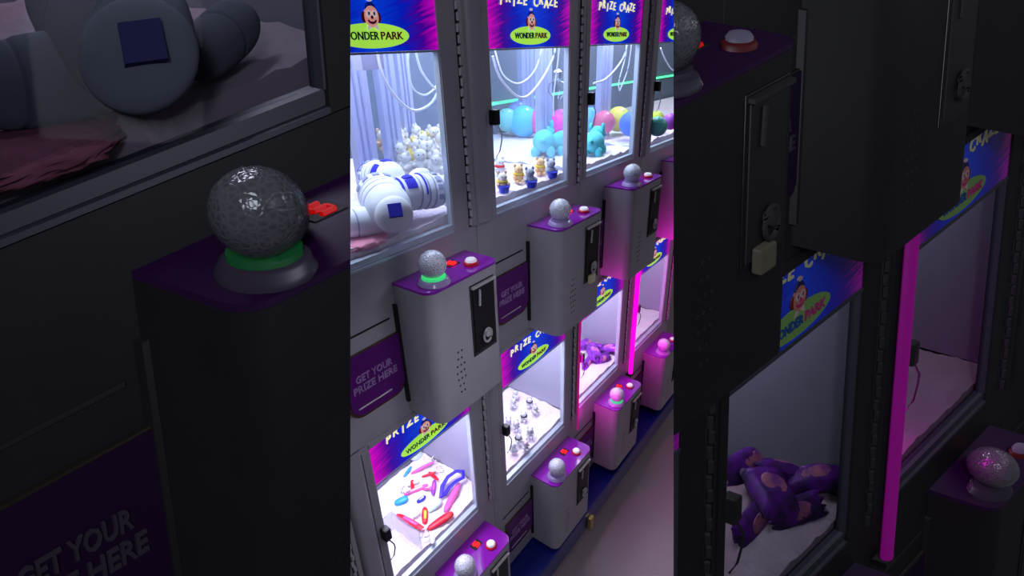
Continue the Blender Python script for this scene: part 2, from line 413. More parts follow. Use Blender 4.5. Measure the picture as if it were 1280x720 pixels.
    fs += [(n0+3,n0+2,n0+1,n0), tuple([n0,n0+1]+list(range(nx,-1,-1))), tuple([n0+2,n0+3]+[ny*(nx+1)+i for i in range(nx+1)]),
           tuple([n0+1,n0+2]+[j*(nx+1)+nx for j in range(ny,-1,-1)]), tuple([n0+3,n0]+[j*(nx+1) for j in range(ny+1)])]
    bd = MB(F).add(vs, fs).build('bedding', P['bed'], root, smooth=True)
    # lock on the left stile
    if lock:
        lz = zs-.30
        m = MB(F); m.box(L-.03, L+.008, -.05, -.007, lz-.036, lz+.036); lk = m.build('door_lock', P['black'], root, bevel=.006)
        if lk: MB(F).tube([(L-.01,-.045,lz-.036),(L+.005,-.055,lz-.07),(L+.012,-.05,lz-.11),(L+.0,-.045,lz-.16),(L-.012,-.03,lz-.19)], .0035, 6).build('lock_cord', P['cable'] if tier=='upper' else P['black'], lk, smooth=True)
    # front furniture: seam, prize flap
    zd = zg-.385
    MB(F).box(u0+.47, u0+.775, -.004, -.0005, zd+.075, zd+.083).build('panel_seam', P['black'], root)
    MB(F).box(a+g, b-g, -.003, -.0003, zf-.006, zf-.001).build('panel_seam', P['black'], root) if False else None
    xa, xb, za, zb_ = u0+.50, u0+.805, zd-.305, zd; r = .07
    def flap(x0, x1, z0, z1, r):
        o = [(x1,z1),(x0,z1)]
        o += [(x0+r-r*math.cos(t), z0+r-r*math.sin(t)) for t in [math.pi/2*i/6 for i in range(7)]]
        o += [(x1-r+r*math.sin(t), z0+r-r*math.cos(t)) for t in [math.pi/2*i/6 for i in range(7)]]
        return o
    fl = MB(F).prism(flap(xa-.012, xb+.012, za-.014, zb_+.0, r+.01), -.012, -.0005, 'y').build('flap_rim', P['trim'], root, bevel=.002)
    fl = MB(F).prism(flap(xa, xb, za, zb_-.004, r), -.016, -.0125, 'y').build('prize_flap', P['door'], root)
    if fl:
        MB(F).text('GET YOUR', (xa+xb)/2-.01, -.0165, zd-.135, .05, width=.20, offset=.02).build('flap_lettering', P['doortext'], fl)
        MB(F).text('PRIZE HERE', (xa+xb)/2-.01, -.0165, zd-.185, .05, width=.24, offset=.02).build('flap_lettering', P['doortext'], fl)
        MB(F).tube([(xa+.03,-.022,za+.045),(xb-.09,-.022,za+.045)], .0035, 6).build('flap_handle', P['chain'], fl, smooth=True)
    # control box
    X0, X1, bt, bb = u0+A_[2], u0+A_[3], T['bt'], T['bb']
    cb = MB(F).prism(rounded(X0, X1, -.001, -BD, .055, 8), bb, bt-.012, 'z').build('control_box', P['body'], root, smooth=True)
    if cb is None: return root
    MB(F).box(X0-.014, X0-.001, -.02, -.0006, bb+.06, bt-.10).build('gasket', P['black'], cb)  # black strips stand in for the shadow gap along the box joint
    MB(F).box(X1+.001, X1+.010, -.02, -.0006, bb+.06, bt-.10).build('gasket', P['black'], cb)
    MB(F).prism(rounded(X0+.001, X1-.001, -.001, -BD+.001, .054, 8), bt-.0115, bt, 'z').build('control_panel', P['panel'], cb, smooth=True)
    # joystick with crystal ball
    jx, jy = X0+.102, -.162
    MB(F).lathe([(.070,0),(.072,.006),(.068,.012),(.064,.022),(.058,.026),(.030,.026)], (jx,jy,bt+.0005), seg=28).build('joystick_collar', P['collar'], cb, smooth=True)
    MB(F).lathe([(.053,.0),(.053,.010),(.030,.012)], (jx,jy,bt+.027), seg=20).build('joystick_lamp', P['green'] if green else P['collar'], cb, smooth=True)
    MB(F).ell((jx,jy,bt+.088), .062, rigid=True, seg=40, rings=28, bumpy=.03, bs=90).build('joystick_ball', P['ball'], cb, smooth='all')
    # digits
    lx, ly = X1-.175, -.075
    MB(F).box(lx-.035, lx+.035, ly-.024, ly+.024, bt+.0005, bt+.003).build('score_display', P['black'], cb)
    m = MB(F)
    cu = [(0,0,1,0),(0,.5,1,.5),(0,1,1,1),(0,0,0,.5),(0,.5,0,1),(1,0,1,.5),(1,.5,1,1)]
    seg = {'5':(0,1,2,5,4),'8':(0,1,2,3,4,5,6)}[digits]
    for qi in seg:
        xA,yA,xB,yB = cu[qi]; m.tube([(lx-.014+xA*.028,ly-.017+yA*.034,bt+.005),(lx-.014+xB*.028,ly-.017+yB*.034,bt+.005)], .0055, 6)
    m.build('score_digit', P['led'], cb)
    # push button
    bx, by = X1-.125, -.155
    MB(F).lathe([(.036,0),(.036,.010),(.030,.016)], (bx,by,bt+.0005), seg=24).build('button_ring', P['red'], cb, smooth=True)
    MB(F).lathe([(.028,0),(.028,.010),(.022,.018),(.010,.021)], (bx,by,bt+.012), seg=24).build('push_button', P['white'], cb, smooth=True)
    # coin mechanism on the aisle face
    cx0, cx1, cz1, cz0 = X1-.23, X1-.06, bt-.055, bt-.43; yf = -BD
    m = MB(F); m.box(cx0, cx1, yf-.006, yf-.0005, cz0, cz1); pl = m.build('coin_plate', P['metal'], cb, bevel=.003)
    m = MB(F); m.box(cx0+.012, cx1-.012, yf-.010, yf-.0065, cz0+.02, cz1-.02); m.build('coin_recess', P['black'], cb)
    m = MB(F); m.box(cx0+.005, cx1-.005, yf-.022, yf-.0065, cz1-.016, cz1-.006); m.tube([(cx0+.05,yf-.02,cz1-.03),(cx0+.045,yf-.02,cz1-.11)], .006); m.build('coin_slot', P['chain'], cb, smooth=True); m = MB(F)
    ring = [(cx0+.085+.028*math.cos(t), yf-.024, cz0+.09+.035*math.sin(t)) for t in [2*math.pi*i/16 for i in range(16)]]
    m.tube(ring, .006, 6, closed=True); m.tube([(cx0+.085,yf-.012,cz0+.10),(cx0+.085,yf-.03,cz0+.10)], .018, 10)
    m.build('coin_return', P['chain'], cb, smooth=True)
    if coin: MB(F).box(cx0+.03, cx0+.092, yf-.035, yf-.011, cz0-.005, cz0+.05).build('reject_slot', P['coin'], cb, bevel=.005)
    # speaker holes
    m = MB(F)
    for i in range(7):
        w = 3 if i in (2,3,4) else 2
        for j in range(w):
            cx = X0+.15+(j-(w-1)/2)*.024+(.0 if i%2 else .004); cz = bt-.35-i*.037
            m.prism([(cx+.0055*math.cos(t), cz+.0055*math.sin(t)) for t in [math.pi/4*q for q in range(8)]], yf-.0012, yf-.0003, 'y')
    m.build('speaker_holes', P['black'], cb)
    return root

# ------------------------------------------------------------------ the rows
ROW = 'claw machines of the grey double-deck row'
machine('upper', 0, 'upper deck grey claw machine nearest the viewer, large blue-striped plush toys inside', prizes_mound=True, green=True, coin=0)
machine('upper', 1, 'upper deck grey claw machine with small toys and blue cups at its front', coin=1)
machine('upper', 2, 'upper deck grey claw machine third from the front, teal plush animals inside', coin=0)
machine('upper', 3, 'upper deck grey claw machine farthest along the bright row, beach ball behind glass')
machine('lower', -1, 'lower deck grey claw machine at the bottom left edge of the bright row')
machine('lower', 0, 'lower deck grey claw machine filled with red and pink key rings')
machine('lower', 1, 'lower deck grey claw machine with small white toys on white bedding')
machine('lower', 2, 'lower deck grey claw machine holding purple foil packets, left of the magenta tube', green=True)
machine('lower', 3, 'lower deck grey claw machine with empty bed, right of the magenta tube')
machine('upper', 0, 'very dark claw machine filling the left foreground, pale plush toy behind glass', F=LEFT, depth=.8, bottom=-4.6, green=True)  # added copy of the bright row's machine, darkened by its colours
machine('upper', 1, 'dark foreground claw machine at right whose control box shows a white-topped button', F=RIGHT, coin=1)  # from here on, added right-hand copies, darkened in the same way
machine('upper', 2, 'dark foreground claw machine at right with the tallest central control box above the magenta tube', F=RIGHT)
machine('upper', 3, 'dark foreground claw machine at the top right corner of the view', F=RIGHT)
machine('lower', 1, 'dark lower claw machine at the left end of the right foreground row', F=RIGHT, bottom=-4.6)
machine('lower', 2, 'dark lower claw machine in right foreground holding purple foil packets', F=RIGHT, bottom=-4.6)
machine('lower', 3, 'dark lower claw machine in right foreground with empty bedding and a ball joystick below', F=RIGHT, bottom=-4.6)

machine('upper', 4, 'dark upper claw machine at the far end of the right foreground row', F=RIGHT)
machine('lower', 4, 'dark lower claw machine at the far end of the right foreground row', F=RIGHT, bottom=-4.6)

def led_tube(F, label):
    P = palette(F.near); x = OFF[2]+1.425; z0, z1 = TIER['lower']['zg']-.17, TIER['lower']['zt']-.02
    root = thing('led_tube', F((x,-.03,z0)), label, 'light')
    MB(F).tube([(x,-.045,z0),(x,-.045,z1)], .020, 14).build('tube', P['pink'], root, smooth=True)
    m = MB(F); m.box(x-.03,x+.03,-.06,-.0125,z0-.02,z0-.001); m.box(x-.03,x+.03,-.06,-.0125,z1+.001,z1+.02); m.build('end_cap', P['black'], root)
led_tube(MAIN, 'glowing magenta tube light upright between two lower claw machines of the bright row')
_x = OFF[1]+1.43
_r = thing('led_tube', W((_x,-.02,-2.86)), 'thin dim crimson tube light upright left of the purple packet window', 'light')
MB().tube([(_x,-.03,-2.85),(_x,-.03,-1.66)], .007, 10).build('tube', mat('crimson tube', (.6,.0,.3), .5, emit=.35, ecol=(.9,.0,.35)), _r, smooth=True)
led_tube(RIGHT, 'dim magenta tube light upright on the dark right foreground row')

# blue base platform with castors
P0 = palette(False)
blue = mat('navy blue steel', (.004,.010,.15), .28, coat=.3)
rb = thing('base_platform', W((2,0,-3.9)), 'navy blue steel base platform with castors under the lower claw machines', 'platform')
m = MB(); m.box(-.61, 5.2, -.225, .66, -3.745, -3.552); m.build('platform', blue, rb, bevel=.01)
for x in (1.0, 1.75, 2.35, 3.2, 4.1):
    for y in (-.12, .5):
        m = MB(); m.lathe([(.05,-.02),(.06,-.015),(.06,.015),(.05,.02)], (x,y,-3.87), axis=(.3,1,0), seg=18); w = m.build('castor', P0['black'], rb, smooth=True)
        MB().box(x-.03, x+.03, y-.03, y+.03, -3.81, -3.746).build('castor_bracket', P0['metal'], w)
MB().box(2.30,2.36,-.26,-.226,-3.75,-3.62).build('corner_latch', mat('brass latch', (.5,.4,.12), .3, .6), rb, bevel=.006)

# ------------------------------------------------------------------ upper chamber fittings: posts, cables, claws
def fit(name, m, matl, label, cat, group=None, smooth=False):
    return tag(m.build(name, matl, None, smooth=smooth), label, cat, group)
for (pa, pb, yy, lab) in ((436,462,.55,'widest pale post at the left edge behind the nearest upper window'),(477,497,.62,'middle pale aluminium post behind the nearest upper window'),(502,516,.72,'narrow pale aluminium post right of two others in the nearest upper window'),
                     (676,690,.52,'pale upright aluminium post behind the window with blue cup toys'),(751,764,.50,'pale upright aluminium post behind the window with teal plush'),(653,668,1.2,'faint pale post beside the hanging cable in second upper window')):
    x0 = ray(pa,120,y=yy).x; x1 = ray(pb,120,y=yy).x
    q = MB(); w = x1-x0
    q.prism([(x0,yy),(x0,yy+.05),(x1,yy+.05),(x1,yy),(x0+w*.72,yy),(x0+w*.68,yy+.012),(x0+w*.58,yy+.012),(x0+w*.54,yy),(x0+w*.42,yy),(x0+w*.38,yy+.012),(x0+w*.28,yy+.012),(x0+w*.24,yy)], -.74, .325, 'z')
    fit('support_post', q, P0['post'], lab, 'post')
def cable(pts, yy, r, lab, group='hanging cables in the upper chambers'):
    P3 = [ray(px,py,y=yy) for px,py in pts]; out = []
    for i in range(len(P3)-1):            # Catmull-Rom
        p0, p1, p2, p3 = P3[max(i-1,0)], P3[i], P3[i+1], P3[min(i+2,len(P3)-1)]
        for j in range(6):
            t = j/6; out.append(.5*((2*p1)+(-p0+p2)*t+(2*p0-5*p1+4*p2-p3)*t*t+(-p0+3*p1-3*p2+p3)*t**3))
    out.append(P3[-1]); fit('hanging_cable', MB().tube(out, r, 8), P0['cable'], lab, 'cable', group, True)
cable([(470,50),(476,88),(490,115),(508,134),(523,138),(540,128),(550,108),(556,80),(556,45)], .30, .0075, 'thick white cable drooping in a deep loop in the nearest upper chamber')
cable([(512,45),(510,85),(516,110),(530,119),(542,112),(549,100)], .42, .0055, 'thinner grey cable loop behind the deep white loop in nearest upper chamber')
cable([(518,55),(525,85),(538,105),(546,112)], .40, .006, 'short slanting cable at right in nearest upper chamber')
cable([(616,70),(624,95),(640,115),(653,122),(665,115),(680,95),(692,70),(695,45)], .25, .0065, 'white cable drooping low in the second upper chamber')
cable([(618,60),(628,92),(645,104),(660,98),(672,80),(680,45)], .40, .005, 'thin cable loop above the low loop in second upper chamber')
cable([(700,50),(697,80),(692,120),(692,145)], .25, .005, 'thin cable hanging straight at right of the second upper chamber')
cable([(742,104),(755,100),(768,88),(780,70),(786,45)], .22, .0065, 'white cable rising to the right in the third upper chamber')
cable([(790,50),(785,85),(776,110),(774,112),(774,100),(782,70),(784,50)], .25, .005, 'narrow looped cable hanging in the third upper chamber')
cable([(826,60),(832,75),(842,88),(852,80)], .25, .006, 'cable in the fourth upper chamber')
chrome = mat('chrome', (.6,.6,.65), .15, .9)
def claw(px, py, yy, lab):
    c = ray(px, py, y=yy); r = thing('claw', W(c), lab, 'claw')
    MB().lathe([(.02,0),(.03,.01),(.03,.05),(.018,.065),(.006,.07),(.006,.5)], c, seg=16).build('claw_head', chrome, r, smooth=True)
    for i in range(3):
        a = 2.1*i+.4; d = Vector((math.cos(a), math.sin(a), 0))
        MB().tube([c+d*.02, c+d*.06+Vector((0,0,-.02)), c+d*.065+Vector((0,0,-.07)), c+d*.025+Vector((0,0,-.12))], .005, 6).build('claw_finger', chrome, r, smooth=True)
claw(697, 100, .33, 'chrome three-fingered claw hanging at right of second upper chamber')
q = MB(); q.box(ray(444,60,y=.33).x, ray(472,60,y=.33).x, .3, .36, -.07, .3); fit('claw_carriage', q, P0['wall'], 'grey claw carriage box hanging near the top of the nearest upper window', 'claw carriage')
tag(MB().box(3.2, 8.5, 1.44, 1.46, -.47, -.445).build('green_light_strip', mat('green strip', (.1,.9,.4), .5, emit=1.2, ecol=(.1,1,.35))), 'long thin green light strip behind the beach balls', 'light strip')
# far shelf where the balls lie
tag(MB().box(4.45, 8.6, .1, 1.43, -.80, -.76).build('display_shelf', P0['bed']), 'white display shelf carrying the coloured balls beyond the last upper machine', 'shelf')
tag(MB().box(4.45, 8.6, 1.47, 1.49, -3.93, .33).build('backdrop_panel', P0['back']), 'slate backdrop panel behind the far display shelf', 'panel')

# ------------------------------------------------------------------ beach balls
def col(name, c, **k): return mat(name, c, k.pop('rough', .35), **k)
balls = [(655,152,19,(.08,.55,.85),'sky blue'),(673,152,15,(.75,.12,.35),'crimson pink'),(634,150,14,(.15,.55,.5),'sea green'),(648,141,14,(.15,.25,.6),'dark blue half hidden'),
         (702,153,16,(.85,.05,.5),'hot pink'),(673,140,8,(.8,.75,.1),'small yellow'),(738,150,15,(.1,.55,.75),'aqua'),(755,153,14,(.75,.1,.2),'red'),(773,149,15,(.85,.8,.05),'bright yellow'),
         (789,155,15,(.08,.2,.75),'royal blue'),(822,158,12,(.15,.65,.55),'turquoise'),(821,148,9,(.6,.75,.05),'lime'),(838,152,10,(.5,.1,.65),'violet'),(740,142,9,(.1,.15,.5),'navy')]
for px, py, r, c, nm in balls:
    p = ray(px, py, z=-.60)
    if p.y > 1.25: p = ray(px, py, y=1.25)
    dep = (p-CAM).dot(FW); rr = r*dep/FPX
    base = p-Vector((0,0,rr))
    root = thing('beach_ball', W(base), nm+' beach ball lying in the row of balls behind the upper windows', 'ball', 'beach balls behind the upper windows')
    MB().ell(p, rr, seg=28, rings=18).build('ball', col('ball '+nm, c), root, smooth='all')
    MB().lathe([(rr*.10,-rr*.02),(rr*.10,rr*.03)], p+Vector((-.3,-.5,.81)).normalized()*rr, axis=(-.3,-.5,.81), seg=12).build('valve', mat('white valve', (.8,.8,.8), .4), root, smooth=True)

# ------------------------------------------------------------------ prizes
white_plush = mat('white plush', (.80,.82,.92), .9, bump=.12, bscale=60)
grey_seam = mat('grey lavender plush', (.36,.38,.60), .9)
blue_plush = mat('blue plush', (.02,.02,.55), .7)
dim_plush = mat('dull grey plush', (.07,.08,.11), .9, bump=.1, bscale=30)  # plush colours darkened for the copied heap at left
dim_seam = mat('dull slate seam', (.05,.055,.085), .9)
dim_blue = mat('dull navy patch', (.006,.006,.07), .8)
def axes(ax, roll=0., face=None):
    a = Vector(ax).normalized()
    if face is not None:
        f_ = Vector(face); b = (f_-a*f_.dot(a)).normalized(); return Matrix((b, a.cross(b), a)).transposed()
    b = a.cross(Vector((0,0,1))).normalized(); c = a.cross(b)
    b2 = b*math.cos(roll)+c*math.sin(roll); c2 = a.cross(b2)
    return Matrix((b2, c2, a)).transposed()      # local z along ax
def striped_plush(c, ax, R, Ln, lab, F=MAIN, mats=None, bands=(.14,.24,.38,.48,.60), squares=(), cap=True, paws=()):
    wp, gs, bp = mats or (white_plush, grey_seam, blue_plush)
    c = Vector(c); face = (CAM-c).normalized()*.7+Vector((0,0,.7)); M = axes(ax, face=face)     # local x: the worn upper side
    root = thing('striped_plush_toy', F(c-Vector((0,0,R))), lab, 'plush toy', None if F.near else 'large striped plush toys')
    def prof(t):
        e = abs(2*t-1); r = R*max(0,(1-e**3.5))**.55
        for bb in bands: r *= 1-.06*math.exp(-((t-bb)/.018)**2)
        return max(r, .001)
    vs = []; fs = []; S = 36; N = 60
    for i in range(N+1):
        t = i/N
        for k in range(S):
            a = 2*math.pi*k/S; q = M@Vector((prof(t)*math.cos(a), prof(t)*math.sin(a), (t-.5)*Ln)); vs.append(c+q*(1+.03*noise.noise(q*14+c*5)))
    for i in range(N):
        for k in range(S): fs.append((i*S+k, i*S+(k+1)%S, (i+1)*S+(k+1)%S, (i+1)*S+k))
    fs += [tuple(range(S-1,-1,-1)), tuple(range(N*S, (N+1)*S))]
    MB(F).add(vs, fs).build('body', wp, root, smooth='all')
    def patch(a0, a1, t0, t1, h, name, mt):
        vs = []; fs = []; A, B = max(4,int(abs(a1-a0)/.2)), 4
        for lay in (h, -.012):
            for i in range(B+1):
                for j in range(A+1):
                    t = t0+(t1-t0)*i/B; a = a0+(a1-a0)*j/A
                    u_, v_ = i/B*2-1, j/A*2-1; r = prof(t)+(lay*(1-.5*u_**4) if lay > 0 else lay)
                    q = M@Vector((r*math.cos(a), r*math.sin(a), (t-.5)*Ln)); vs.append(c+q*(1+.03*noise.noise(q*14+c*5)))
        n = (A+1)*(B+1)
        for i in range(B):
            for j in range(A):
                q = i*(A+1)+j; fs.append((q,q+1,q+A+2,q+A+1)); fs.append((n+q,n+q+A+1,n+q+A+2,n+q+1))
        edge = [i for i in range(A+1)]+[i*(A+1)+A for i in range(1,B+1)]+[B*(A+1)+j for j in range(A-1,-1,-1)]+[i*(A+1) for i in range(B-1,0,-1)]
        for i in range(len(edge)): e0, e1 = edge[i], edge[(i+1)%len(edge)]; fs.append((e0, n+e0, n+e1, e1))
        MB(F).add(vs, fs).build(name, mt, root, smooth=True)
    for bb in bands: patch(-2.6, 2.6, bb-.012, bb+.012, .0015, 'stitched_band', gs)
    for q in range(5 if len(bands) > 2 else 0): patch(-1.25+q*.52, -.95+q*.52, (bands[1]+.03), (bands[2]-.03), .007, 'raised_rib', gs)
    for (a0,a1,t0,t1) in squares: patch(a0, a1, t0, t1, .006, 'blue_patch', bp)
    if cap:
        MB(F).ell(c+M@Vector((0,0,.40*Ln)), (R*.80,R*.80,R*.66), M, 28, 18).build('cap', wp, root, smooth='all')
        d0 = (M@Vector((0,0,1))*.55+face*.75).normalized(); cc = c+M@Vector((0,0,.40*Ln)); e1 = d0.cross(Vector((0,0,1))).normalized(); e2 = d0.cross(e1); w = R*.27
        MB(F).add([cc+d0*(R*.72+zz)+e1*x*w+e2*y*w for zz in (-.05,.008) for x,y in ((-1,-1),(1,-1),(1,1),(-1,1))], [(3,2,1,0),(4,5,6,7),(0,1,5,4),(1,2,6,5),(2,3,7,6),(3,0,4,7)]).build('blue_square', bp, root)
    for px, py, pz, rr in paws:
        MB(F).ell(c+M@Vector((px*R, py*R, pz*Ln)), (rr*1.0,rr*.85,rr*1.25), M, 22, 14).build('paw', wp, root, smooth='all')
BS = [(-.75,-.15,.68,.80),(.2,.8,.68,.80)]
def heap(F, mats, k):
    dark = F.near
    L4 = (['large pale striped plush at the front, blue square on its round end','pale rounded plush lying low against the left edge of the nearest window','pale plush behind the front one with blue patches on top','pale plush with blue stripes at the right of the striped heap'] if not dark else
          ['dull grey plush with navy square patch behind the dark left foreground window','dull grey rounded plush at far left of the dark foreground window','',"dull plush limb at right behind the dark left foreground window"])
    striped_plush(ray(480,251,z=-.60), (-.45,-.88,-.10), .100, .44, L4[0], F, mats, squares=[])
    striped_plush(ray(458,277,z=-.66), (.93,-.35,-.02), .064, .25, L4[1], F, mats, bands=(.3,), cap=False)
    if not dark: striped_plush(ray(476,222,z=-.56), (-.2,-.95,.15), .085, .34, L4[2], F, mats, squares=BS+[(-.6,.6,.16,.2)], cap=False)
    if not dark: striped_plush(ray(525,240,z=-.61), (-.85,.15,.10), .085, .36, L4[3], F, mats, squares=[(-.5,.1,.66,.80),(.2,.5,.66,.80),(-.9,.9,.52,.545),(-.9,.9,.84,.865)], cap=False, paws=[(.2,.9,-.1,.05)])
    else: striped_plush(ray(524,262,z=-.68), (.9,.35,.1), .045, .20, L4[3], F, mats, bands=(.5,), cap=False)
heap(MAIN, None, 0)
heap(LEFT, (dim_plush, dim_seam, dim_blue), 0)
tag(MB(LEFT).ell(ray(446,308,z=-.735),(.15,.09,.022),bumpy=.22,bs=6,seg=40,rings=20).build('pink_tuft', mat('dull pink fluff',(.13,.035,.065),.9,bump=.3), smooth='all'),'dull pink fluffy tuft at left of the dark foreground window','fluff')  # copy of the pink tuft, darkened in its colour
tag(MB().ell(ray(452,303,z=-.735),(.13,.08,.025),bumpy=.22,bs=6,seg=40,rings=20).build('pink_tuft', mat('pink fluff',(.9,.35,.5),.9,bump=.3), smooth='all'),'bright pink fluffy tuft at the front left of the nearest upper bed','fluff')

def small_plush(c, s, mb, mh, lab, group, cup=None, rz=0., name='small_plush_toy', accents=None):
    c = Vector(c); root = thing(name, W(c), lab, 'plush toy', group)
    R = Matrix.Rotation(rz, 3, 'Z'); v = lambda x,y,z: c+R@Vector((x,y,z))*s
    b = MB().ell(v(0,0,.55), (.55*s,.48*s,.55*s), R, 16, 10); b.build('body', mb, root, smooth='all')
    h = MB().ell(v(0,-.15,1.25), (.45*s,.42*s,.40*s), R, 16, 10).build('head', mh, root, smooth='all')
    for sx in (-1,1):
        MB().ell(v(sx*.33,-.05,1.62), (.15*s,.10*s,.2*s), R, 10, 8).build('ear', mb, root, smooth='all')
        MB().ell(v(sx*.5,-.3,.65), (.16*s,.3*s,.16*s), R, 10, 8).build('arm', mb, root, smooth='all')
        MB().ell(v(sx*.28,-.45,.2), (.2*s,.34*s,.18*s), R, 10, 8).build('foot', mb, root, smooth='all')
    for sx in (-1,1): MB().ell(v(sx*.16,-.53,1.32), .05*s, R, 8, 6).build('eye', P0['black'], root, smooth='all')
    if accents: MB().lathe([(.50*s,0),(.56*s,.1*s),(.50*s,.2*s)], v(0,0,.78), seg=18).build('scarf', accents, root, smooth=True)
    if cup: MB().lathe([(.40*s,0),(.55*s,.55*s),(.58*s,.6*s),(.5*s,.6*s)], v(.0,-.55,-.05), seg=20).build('cup', cup, root, smooth=True)
    return root
cream = mat('cream plush', (.85,.78,.66), .9, bump=.4); orange = mat('apricot plush', (.85,.55,.3), .9, bump=.4); snow = mat('snow plush', (.66,.66,.70), .9, bump=.4)
ivory = mat('ivory plush', (.75,.70,.62), .9, bump=.3)
yel = mat('yellow cloth', (.85,.65,.08), .7); cupblue = mat('blue cup', (.01,.03,.5), .35); tan = mat('tan plush', (.75,.5,.32), .9); grey = mat('grey plush', (.4,.42,.5), .9)
random.seed(3)
spots = [(480,184,0),(495,180,1),(508,186,2),(520,178,2),(532,186,2),(545,184,2),(492,197,1),(505,203,2),(518,198,3),(530,200,2),(543,200,2),(552,190,2),(512,214,2),(527,212,2),(543,213,2),(500,190,0),(556,205,2),(486,192,1),(535,192,3),(549,216,2)]
row_words = ['at the top of the pile','in the middle of the pile','low in the pile']
for i, (px, py, kk) in enumerate(spots):
    zz = -.50-(py-180)/40*.12; p = ray(px, py+4, z=zz-.02)
    mats = [(tan,cream),(orange,orange),(ivory,ivory),(yel,ivory)][kk]
    cw = ['tan and cream','apricot','ivory','yellow and white'][kk]
    small_plush(p, .070+.012*random.random(), mats[0], mats[1], f'small {cw} plush '+row_words[0 if py<188 else 1 if py<202 else 2]+' behind the striped plush toys', 'small plush pile in the nearest upper machine', rz=random.uniform(-2,1))
for px, py, kk, lab in ((628,232,0,'small tan toy with yellow scarf beside a blue cup, frontmost left'),(648,222,1,'small apricot toy holding a blue cup, left of centre in second upper window'),(662,226,2,'small grey toy with bright blue cup at the centre front of second upper window'),(675,212,1,'apricot toy with yellow scarf right of centre in second upper window'),(688,214,2,'small grey toy with blue cup at right in second upper window'),(625,212,3,'little white toy with red cloth near the left lock in second upper window')):
    p = ray(px, py+6, z=-.73)
    small_plush(p, .062, [tan,orange,grey,snow][kk], [cream,orange,grey,snow][kk], lab, 'small toys with cups in the second upper machine', cup=cupblue if kk in (0,2) else None, rz=-.6, accents=yel if kk in (0,1) else (mat('red cloth',(.7,.02,.04),.6) if kk==3 else None))
teal = mat('teal plush', (.12,.62,.68), .85, bump=.4)
def teal_animal(c, s, rz, lab):
    c = Vector(c); root = thing('teal_plush_animal', W(c), lab, 'plush toy', 'teal plush animals'); R = Matrix.Rotation(rz,3,'Z'); v = lambda x,y,z: c+R@Vector((x,y,z))*s
    m = MB(); m.ell(v(0,0,.55),(.75*s,.5*s,.5*s),R,22,14); m.build('body', teal, root, smooth='all')
    m = MB(); m.ell(v(.72,0,.85),(.42*s,.42*s,.36*s),R,20,12); m.ell(v(1.0,0,.75),(.2*s,.25*s,.17*s),R,12,8); h = m.build('head', teal, root, smooth='all')
    for sy in (-1,1):
        MB().ell(v(.62,sy*.3,1.18),(.12*s,.10*s,.2*s),R,10,8).build('ear', teal, h, smooth='all'); MB().ell(v(1.02,sy*.2,.95),.06*s,R,8,6).build('eye', P0['black'], h, smooth='all')
        for sx in (-1,1): MB().ell(v(sx*.45,sy*.34,.15),(.2*s,.2*s,.26*s),R,12,8).build('leg', teal, root, smooth='all')
    MB().ell(v(-.8,0,.7),(.22*s,.12*s,.12*s),R,10,8).build('tail', teal, root, smooth='all')
teal_animal(ray(680,192,z=-.725), .165, .5, 'teal plush animal seen at right of the second upper window')
teal_animal(ray(704,190,z=-.725), .15, -.3, 'teal plush animal cut by the pillar between second and third upper windows')
teal_animal(ray(742,192,z=-.725), .15, .3, 'teal plush animal facing right in the third upper window')

# key rings and trinkets in the lower machine
zb = -2.655
red = mat('glossy red plastic', (.75,.01,.03), .3); pinkm = mat('candy pink plastic', (.9,.12,.45), .35); bluem = mat('royal blue strap', (.03,.01,.65), .45); cyan = mat('sky blue plastic', (.03,.35,.85), .35)
def slab(a, b, w, h, name, matl, lab, group='key rings and trinkets on the lower bed', taper=1., ring=None, extra=None, z=zb):
    w *= .78; A = ray(*a, z=z+.02); B = ray(*b, z=z+.035); root = thing(name, W((A+B)/2-Vector((0,0,.02))), lab, 'key ring', group)
    n = 10; pts = [A.lerp(B, i/n) for i in range(n+1)]; rr = [w*(.55+.45*math.sin(math.pi*min(1,max(0,(i/n)*.8+.1))))*(1+(taper-1)*i/n) for i in range(n+1)]
    rr[0] *= .5; rr[-1] *= .6
    body = MB().tube(pts, rr, 14, flat=h).build('body', matl, root, smooth='all')
    if ring:
        q = ray(*ring, z=z+.04); MB().tube([q+Vector((.03*math.cos(t), .03*math.sin(t), .012*math.sin(2*t))) for t in [2*math.pi*i/20 for i in range(20)]], .0035, 6, closed=True).build('split_ring', chrome, root, smooth='all')
    if extra: MB().tube([A.lerp(B,.25)+Vector((0,-.005,.012)), A.lerp(B,.75)+Vector((0,-.005,.012))], w*.45, 8, flat=.5).build('inlay', extra, root, smooth='all')
slab((496,643),(530,662),.028,.5,'key_ring',red,'long red key ring tag at the front left of the red trinkets',extra=pinkm,ring=(530,668))
slab((534,662),(566,641),.030,.6,'key_ring',red,'red spoon shaped key ring pointing right at the front',taper=1.3)
slab((531,655),(531,634),.026,.6,'key_ring',red,'upright red key ring with orange dot between the two long red tags',extra=yel)
slab((556,640),(574,604),.030,.6,'key_ring',pinkm,'thick candy pink bar beside the blue loop')
slab((514,592),(542,577),.016,.7,'key_ring',pinkm,'thin pink handle toy at the back of the trinkets',ring=(545,573))
slab((515,600),(516,612),.018,.7,'key_ring',red,'short red peg below the thin pink handle')
slab((505,618),(535,606),.022,.6,'key_ring',pinkm,'pink key ring behind the blue plush charm',ring=(507,613),extra=snow)
slab((493,630),(510,622),.034,.7,'key_ring',cyan,'sky blue block at the left of the trinkets')
slab((536,590),(548,600),.016,.7,'key_ring',red,'small red charm at the back right')
slab((543,600),(541,618),.020,.7,'key_ring',mat('violet plastic',(.35,.05,.55),.4),'violet charm in the middle of the trinkets',extra=pinkm)
